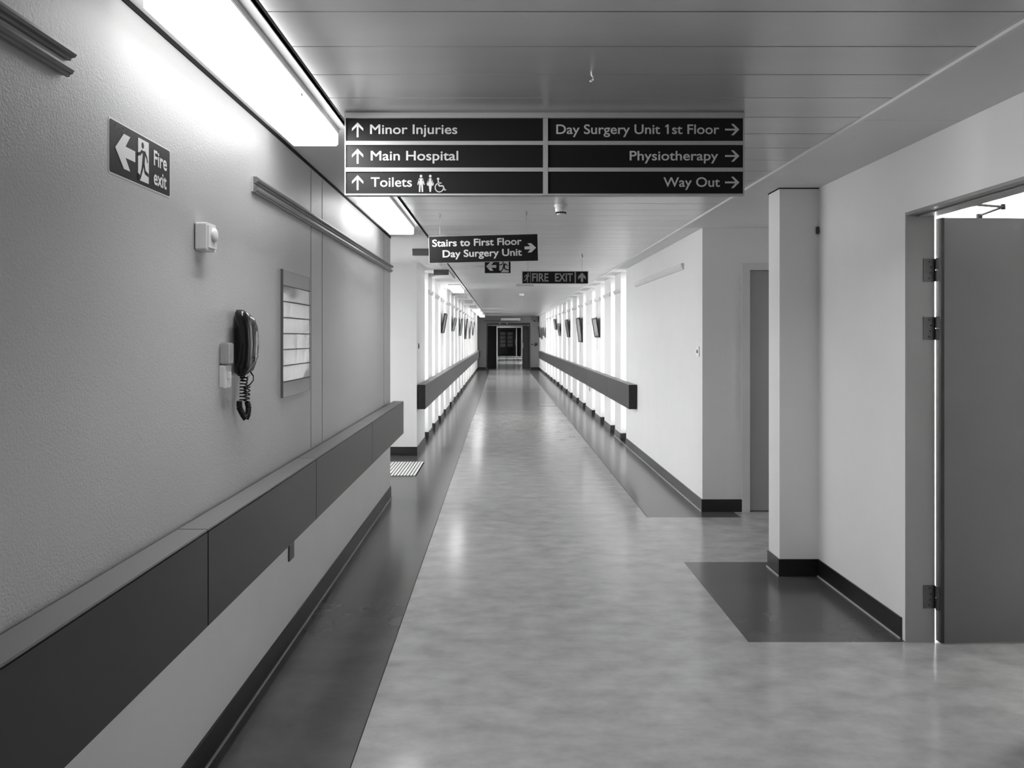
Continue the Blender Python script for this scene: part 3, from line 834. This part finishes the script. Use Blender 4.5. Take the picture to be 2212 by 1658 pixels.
base = loft([(.004, .050, .115, .006, .04), (.016, .040, .130, .004, .060), (.06, .034, .140, .003, .074), (.12, .032, .145, .003, .079),
      (.18, .034, .145, .003, .074), (.215, .038, .138, .003, .062), (.235, .05, .128, .004, .040), (.24, .06, .11, .006, .02)], 'body', M['black'], t)
hs = loft([(-.002, .010, .048, .030, .050), (.008, .002, .056, .024, .064), (.03, -.002, .060, .022, .072), (.06, .000, .058, .034, .076),
      (.12, .001, .056, .040, .078), (.18, .000, .058, .036, .074), (.212, -.004, .062, .022, .070), (.235, .0, .058, .020, .060), (.246, .012, .048, .024, .044)], 'handset', M['black'], t)
tf = lambda u, v, w_: (.0785+w_ - abs(v-.12)*.05, u, v)
MB().prism([(.074, .052), (.090, .052), (.096, .165), (.080, .165)], lambda u, v, w_: (.0805+w_ - abs(v-.12)*.07, u, v), .003).build('label_strip', M['card'], t)
bt = MB()
for i in range(5): bt.box(.070, .0785, .106, .113, .064+i*.019, .073+i*.019, .001)
bt.build('buttons', M['label'], t)
MB().lathe([(.006, 0), (.006, .003), (0, .004)], (.0795, .078, .066), (1, 0, 0)).build('button', M['card'], t)
# coiled cord
def coil(path, turns, R, r, steps=12):
    pts = []; path = [Vector(p) for p in path]
    Ls = [0]
    for a_, b_ in zip(path, path[1:]): Ls.append(Ls[-1]+(b_-a_).length)
    N = turns*steps
    for i in range(N+1):
        s = Ls[-1]*i/N; k_ = 0
        while k_ < len(Ls)-2 and s > Ls[k_+1]: k_ += 1
        f = (s-Ls[k_])/(Ls[k_+1]-Ls[k_]); p_ = path[k_].lerp(path[k_+1], f); d_ = (path[k_+1]-path[k_]).normalized()
        a_ = d_.cross(Vector((0, 1, .02))).normalized(); b_ = d_.cross(a_)
        th = 2*math.pi*i/steps
        pts.append(p_ + R*(a_*math.cos(th)+b_*math.sin(th)))
    return pts
cd_ = MB()
cd_.tube(coil([(.046, .046, -.004), (.040, .052, -.03), (.036, .060, -.10)], 8, .0125, .0028, 16), .0027, 6)
cd_.tube(coil([(.046, .075, -.045), (.044, .076, -.075), (.043, .074, -.105)], 4, .0115, .0028, 16), .0027, 6)
cd_.tube([(.04, .02, .006), (.036, .028, -.010), (.040, .040, -.014), (.046, .048, -.004)], .003, 6)
cd_.tube([(.046, .075, -.045), (.054, .088, -.036), (.062, .100, -.022), (.060, .106, -.006), (.050, .100, .012)], .0028, 6)
cd_.build('coiled_cord', M['cord'], t, smooth=True)
lp = MB()
lp.tube(coil([(.026, .046, -.098), (.024, .050, -.122), (.034, .060, -.150), (.044, .066, -.168), (.050, .074, -.150), (.050, .080, -.122), (.046, .076, -.105)], 26, .0085, .0030, 12), .0030, 6)
lp.build('cord_loop', M['cord'], t, smooth=True)
MB().tube([(.030, -.030, .020), (.036, .0, .006), (.04, .03, -.006), (.04, .045, -.004)], .0025, 6).build('line_cord', M['cord'], t, smooth=True)
tag(t, 'black wall telephone with hanging coiled cord on left wall', 'telephone')

# sockets beside the telephone
j = empty('telephone_socket', (XL, 2.893, 1.285))
MB().box(0, .022, 0, .072, 0, .082, .003).build('lower_box', M['white'], j)
MB().box(0, .032, .004, .068, .085, .163, .004).build('upper_box', M['card'], j)
MB().box(.022, .034, .020, .036, .030, .058, .002).build('plug', M['white'], j)
tag(j, 'pale two-part telephone socket on left wall, just left of the telephone', 'socket')

def plate(name, loc, sgn, w_, h_, label, cat, m=None, rocker=True):
    o = empty(name, loc); a, b2 = sorted((0, sgn*.009))
    MB().box(a, b2, 0, w_, 0, h_, .0015).build('face_plate', m or M['white'], o)
    if rocker:
        a, b2 = sorted((sgn*.009, sgn*.014)); MB().box(a, b2, w_*.38, w_*.62, h_*.35, h_*.65).build('rocker', M['lineg'], o)
    return tag(o, label, cat)
plate('wall_socket', (XL, 3.83, .400), 1, .085, .086, 'small grey socket plate half hidden under the near bump rail', 'socket', M['label'], False)
plate('light_switch', (CR, 6.86, EYE+(VY-770)*6.9/F), -1, .10, .088, 'white light switch on the right corridor wall near its corner', 'switch')
plate('light_switch', (CL, 10.16, EYE+(VY-753)*10.2/F), 1, .08, .07, 'small light switch on the left corridor wall past the bright corner', 'switch', M['label'])
plate('wall_socket', (CR, 15.35, .43), -1, .10, .075, 'tiny socket low on a right window pier, under the bump rail', 'socket', M['card'])

# wall clip above the black skirting corner
o = MB().box(XR-.018, XR-.002, 4.93, 4.95, 2.10, 2.145, .004).build('rail_bracket', M['dmetal'])
tag(o, 'small dark bracket high in the corner between pier and right wall', 'bracket')

# ---------------------------------------------------------------- smoke detectors, ceiling hooks
def detector(y, px, R, label):
    x = (px-VX)*y/F
    o = empty('smoke_detector', (x, y, H-.0005))
    MB().lathe([(R, 0), (R, -.012), (R*.94, -.018)], (0, 0, 0), (0, 0, 1)).build('base', M['white'], o)
    MB().lathe([(R*.86, -.018), (R*.90, -.034), (R*.84, -.046), (R*.72, -.052)], (0, 0, 0), (0, 0, 1)).build('body', M['white'], o)
    v = MB()
    for i in range(14):
        a = 2*math.pi*i/14; v.box(R*.70*math.cos(a)-.004, R*.70*math.cos(a)+.004, R*.70*math.sin(a)-.004, R*.70*math.sin(a)+.004, -.062, -.052)
    v.build('vents', M['edge'], o)
    MB().lathe([(R*.66, -.062), (R*.6, -.070), (0, -.072)], (0, 0, 0), (0, 0, 1)).build('cap', M['white'], o)
    return tag(o, label, 'smoke detector')
detector(5.62, 1212, .047, 'round white smoke detector on ceiling, just below the directory sign')
detector(17.2, 1127, .055, 'tiny far smoke detector on the ceiling beyond the FIRE EXIT sign')
def hook(y, px, label, m='white', s=1.0):
    x = (px-VX)*y/F
    o = MB().tube([(x, y, H+.001), (x+.001, y, H-.012*s), (x+.007*s, y, H-.018*s), (x+.006*s, y, H-.026*s), (x-.002*s, y, H-.034*s), (x-.005*s, y, H-.030*s)], .0035*s, 8).build('ceiling_hook', M[m], smooth=True)
    return tag(o, label, 'hook')
hook(2.80, 1278, 'small white hook on the ceiling in front of the directory sign')
hook(14.2, 1148, 'tiny white ceiling hook just below the FIRE EXIT sign', s=1.6)
hook(23.0, 1122.5, 'tiny white ceiling hook farther along, halfway to the dark doorway', s=1.8)
hook(34.4, 1111, 'tiny white ceiling hook nearest the dark doorway', s=1.8)
# pale flat panel hung beyond the FIRE EXIT sign
xa, za = at(1115, 618, 14.0); xb, zb = at(1153, 613.5, 14.0)
o = empty('ceiling_panel', (xa, 14.0, za))
MB().box(0, xb-xa, 0, .02, 0, zb-za).build('panel', M['card'], o)
for x_ in (.05, xb-xa-.05): MB().cyl((x_, .01, zb-za), (x_, .01, H-za), .002, n=6).build('hanging_wire', M['dmetal'], o)
tag(o, 'pale thin sign board hanging just past the FIRE EXIT sign', 'sign')

# ---------------------------------------------------------------- pictures on the window piers
def picture(x, sgn, y0, y1, zb, h, lean, fm, pm, label, group, tail=True):
    """hangs from the rail, foot against the wall, top leaning out by `lean`"""
    o = empty('picture', (x+sgn*.004, y0, zb))
    L = y1-y0; a = math.asin(min(.9, lean/h))
    def tp(u, v, w_):        # u along wall, v up the picture, w out of it
        return (sgn*(v*math.sin(a) + w_*math.cos(a)), u, v*math.cos(a) - w_*math.sin(a))
    fw = .03
    mb = MB()
    for q in ([(0, 0), (L, 0), (L, fw), (0, fw)], [(0, h-fw), (L, h-fw), (L, h), (0, h)], [(0, fw), (fw, fw), (fw, h-fw), (0, h-fw)], [(L-fw, fw), (L, fw), (L, h-fw), (L-fw, h-fw)]):
        mb.prism(q, tp, .022)
    mb.build('frame', M[fm], o)
    MB().prism([(fw, fw), (L-fw, fw), (L-fw, h-fw), (fw, h-fw)], tp, .012).build('print', M[pm], o)
    zt = h*math.cos(a)
    c_ = MB().tube([(sgn*(lean*.7), L/2, zt*.72), (sgn*.012, L/2, zt+.05), (sgn*.010, L/2+.008, 2.088-zb)], .003, 5)
    if tail: c_.tube([(sgn*.01, L/2, -.001), (sgn*.01, L/2, -.22)], .002, 5)
    c_.build('cord', M['label'], o)
    return tag(o, label, 'picture', group)
GR, GL = 'pictures on the right window piers', 'pictures on the left window piers'
def zz(py, Y): return EYE+(VY-py)*Y/F
picture(CR, -1, 13.75, 14.40, zz(728, 14.2), .345, .055, 'frame_b', 'picmid', 'picture with bright reflecting glass, nearest on the right corridor wall', GR)
picture(CR, -1, 16.7, 17.42, zz(738.5, 17.2), .52, .055, 'frame_b', 'picmid', 'tall leaning framed picture, second nearest on the right corridor wall', GR)
picture(CR, -1, 19.75, 20.42, zz(728, 20.2), .445, .06, 'frame_b', 'picdark', 'dark leaning picture, third from us on the right corridor wall', GR)
picture(CR, -1, 22.75, 23.42, zz(725, 23.2), .37, .06, 'frame_g', 'picdark', 'grey picture hung a little low, fourth on the right corridor wall', GR)
picture(CR, -1, 24.4, 25.08, zz(712, 25), .33, .05, 'frame_b', 'picmid', 'small narrow picture, fifth and highest on the right corridor wall', GR)
for i, (a, ln, t_, h_, fm, lb) in enumerate(((30.5, .6, 706, .40, 'frame_g', 'nearest of the small dark pictures on the dim far end of the right wall'),
                     (31.6, .9, 708, .30, 'frame_g', 'low wide grey picture near the far end of the right wall'),
                     (33.0, .9, 706, .5, 'frame_g', 'grey picture before the farthest one on the right wall'),
                     (34.6, .8, 703.5, .5, 'frame_b', 'farthest dark picture on the right wall, beside the end doorway'))):
    picture(CR, -1, a, a+ln, zz(t_, a)-h_, h_, .07, fm, 'picdark', lb, 'small pictures at the far end of the right wall', False)
for (a, ln, t_, b_, lean, fm, pm, lb) in (
        (13.93, .60, 676, 719, .055, 'frame_b', 'picdark', 'black leaning picture, nearest on the left corridor wall'),
        (16.88, .70, 685, 715, .06, 'frame_g', 'picmid', 'grey leaning picture, second nearest on the left corridor wall'),
        (19.80, .70, 687, 725, .06, 'frame_g', 'picmid', 'slender leaning picture, third on the left corridor wall'),
        (22.8, .70, 688, 732, .06, 'frame_b', 'picdark', 'slender leaning picture, fourth on the left corridor wall'),
        (25.8, .70, 693, 731, .06, 'frame_g', 'picmid', 'slender leaning picture, fifth on the left corridor wall'),
        (28.8, .70, 695, 724, .06, 'frame_g', 'picmid', 'slender leaning picture, farthest on the left corridor wall')):
    picture(CL, 1, a, a+ln, zz(b_, a+ln/2), (b_-t_)*(a+ln/2)/F, lean, fm, pm, lb, GL)

# ---------------------------------------------------------------- things over and beside the far doorway
def endpx(px, py): x, z = at(px, py, YE); return x, z
x0, z0 = endpx(1082, 692); x1, z1 = endpx(1124, 686.7)
o = empty('light_box', ((x0+x1)/2, YE, z0))
MB().box(-(x1-x0)/2, (x1-x0)/2, -.08, 0, 0, z1-z0, .004).build('casing', M['white'], o)
MB().box(-(x1-x0)/2, (x1-x0)/2-.1, -.06, 0, -.045, -.004).build('lower_strip', M['lineg'], o)
tag(o, 'white box sign mounted above the far dark doorway', 'sign')
x0, z0 = endpx(1046, 694); x1, _ = endpx(1080, 694)
tag(MB().box(x0, x1, YE-.05, YE, z0, z0+.05).build('cable_trunking', M['dmetal']), 'dark cable trunking left of the white box above the far doorway', 'trunking')
x0, z0 = endpx(1147, 692); x1, z1 = endpx(1162, 683)
o = empty('control_box', (x0, YE, z0))
MB().box(0, x1-x0, -.10, 0, 0, z1-z0, .005).build('casing', M['housed'], o)
MB().lathe([(.05, 0), (.045, .03), (0, .05)], (.15, -.05, 0), (0, 0, -1)).build('dome', M['edge'], o)
MB().box(x1-x0, x1-x0+.03, -.10, -.02, -.05, z1-z0+.02).build('side_plate', M['edge'], o)
tag(o, 'dark control box high at the right of the far doorway', 'control box')
x0, z0 = endpx(1156, 743.5)
o = empty('call_point', (x0, YE, z0))
MB().lathe([(.075, 0), (.075, .03), (.05, .045), (0, .05)], (0, 0, 0), (0, -1, 0)).build('button', M['dmetal'], o)
MB().box(-.16, -.11, -.03, 0, -.03, .03).build('side_switch', M['edge'], o)
tag(o, 'round dark push button on the wall right of the far doorway', 'push button')

# ---------------------------------------------------------------- floor slats and hatch
g = empty('floor_slats', (-1.38, 8.5, 0))
MB().box(0, .48, 0, .92, .0005, .003).build('tray', M['gap'], g)  # dark sheet under pale bars, flat on the floor
gb = MB(); x_ = .006
while x_ < .47:
    gb.box(x_, x_+.022, .0, .92, .003, .010); x_ += .034
gb.build('bars', M['slats'], g)
tag(g, 'pale floor grille past the end of the near left wall', 'slats')
hx0, hx1 = .80, 1.15
h = MB()
for (a, b_, c, d_) in ((.80, 1.17, 17.1, 17.12), (.80, 1.17, 17.9, 17.92), (.80, .806, 17.12, 17.9), (1.164, 1.17, 17.12, 17.9)): h.box(a, b_, c, d_, 0.0, .002)
tag(h.build('floor_hatch', M['lineg']), 'thin outline of a floor hatch on the right half of the corridor floor', 'hatch')
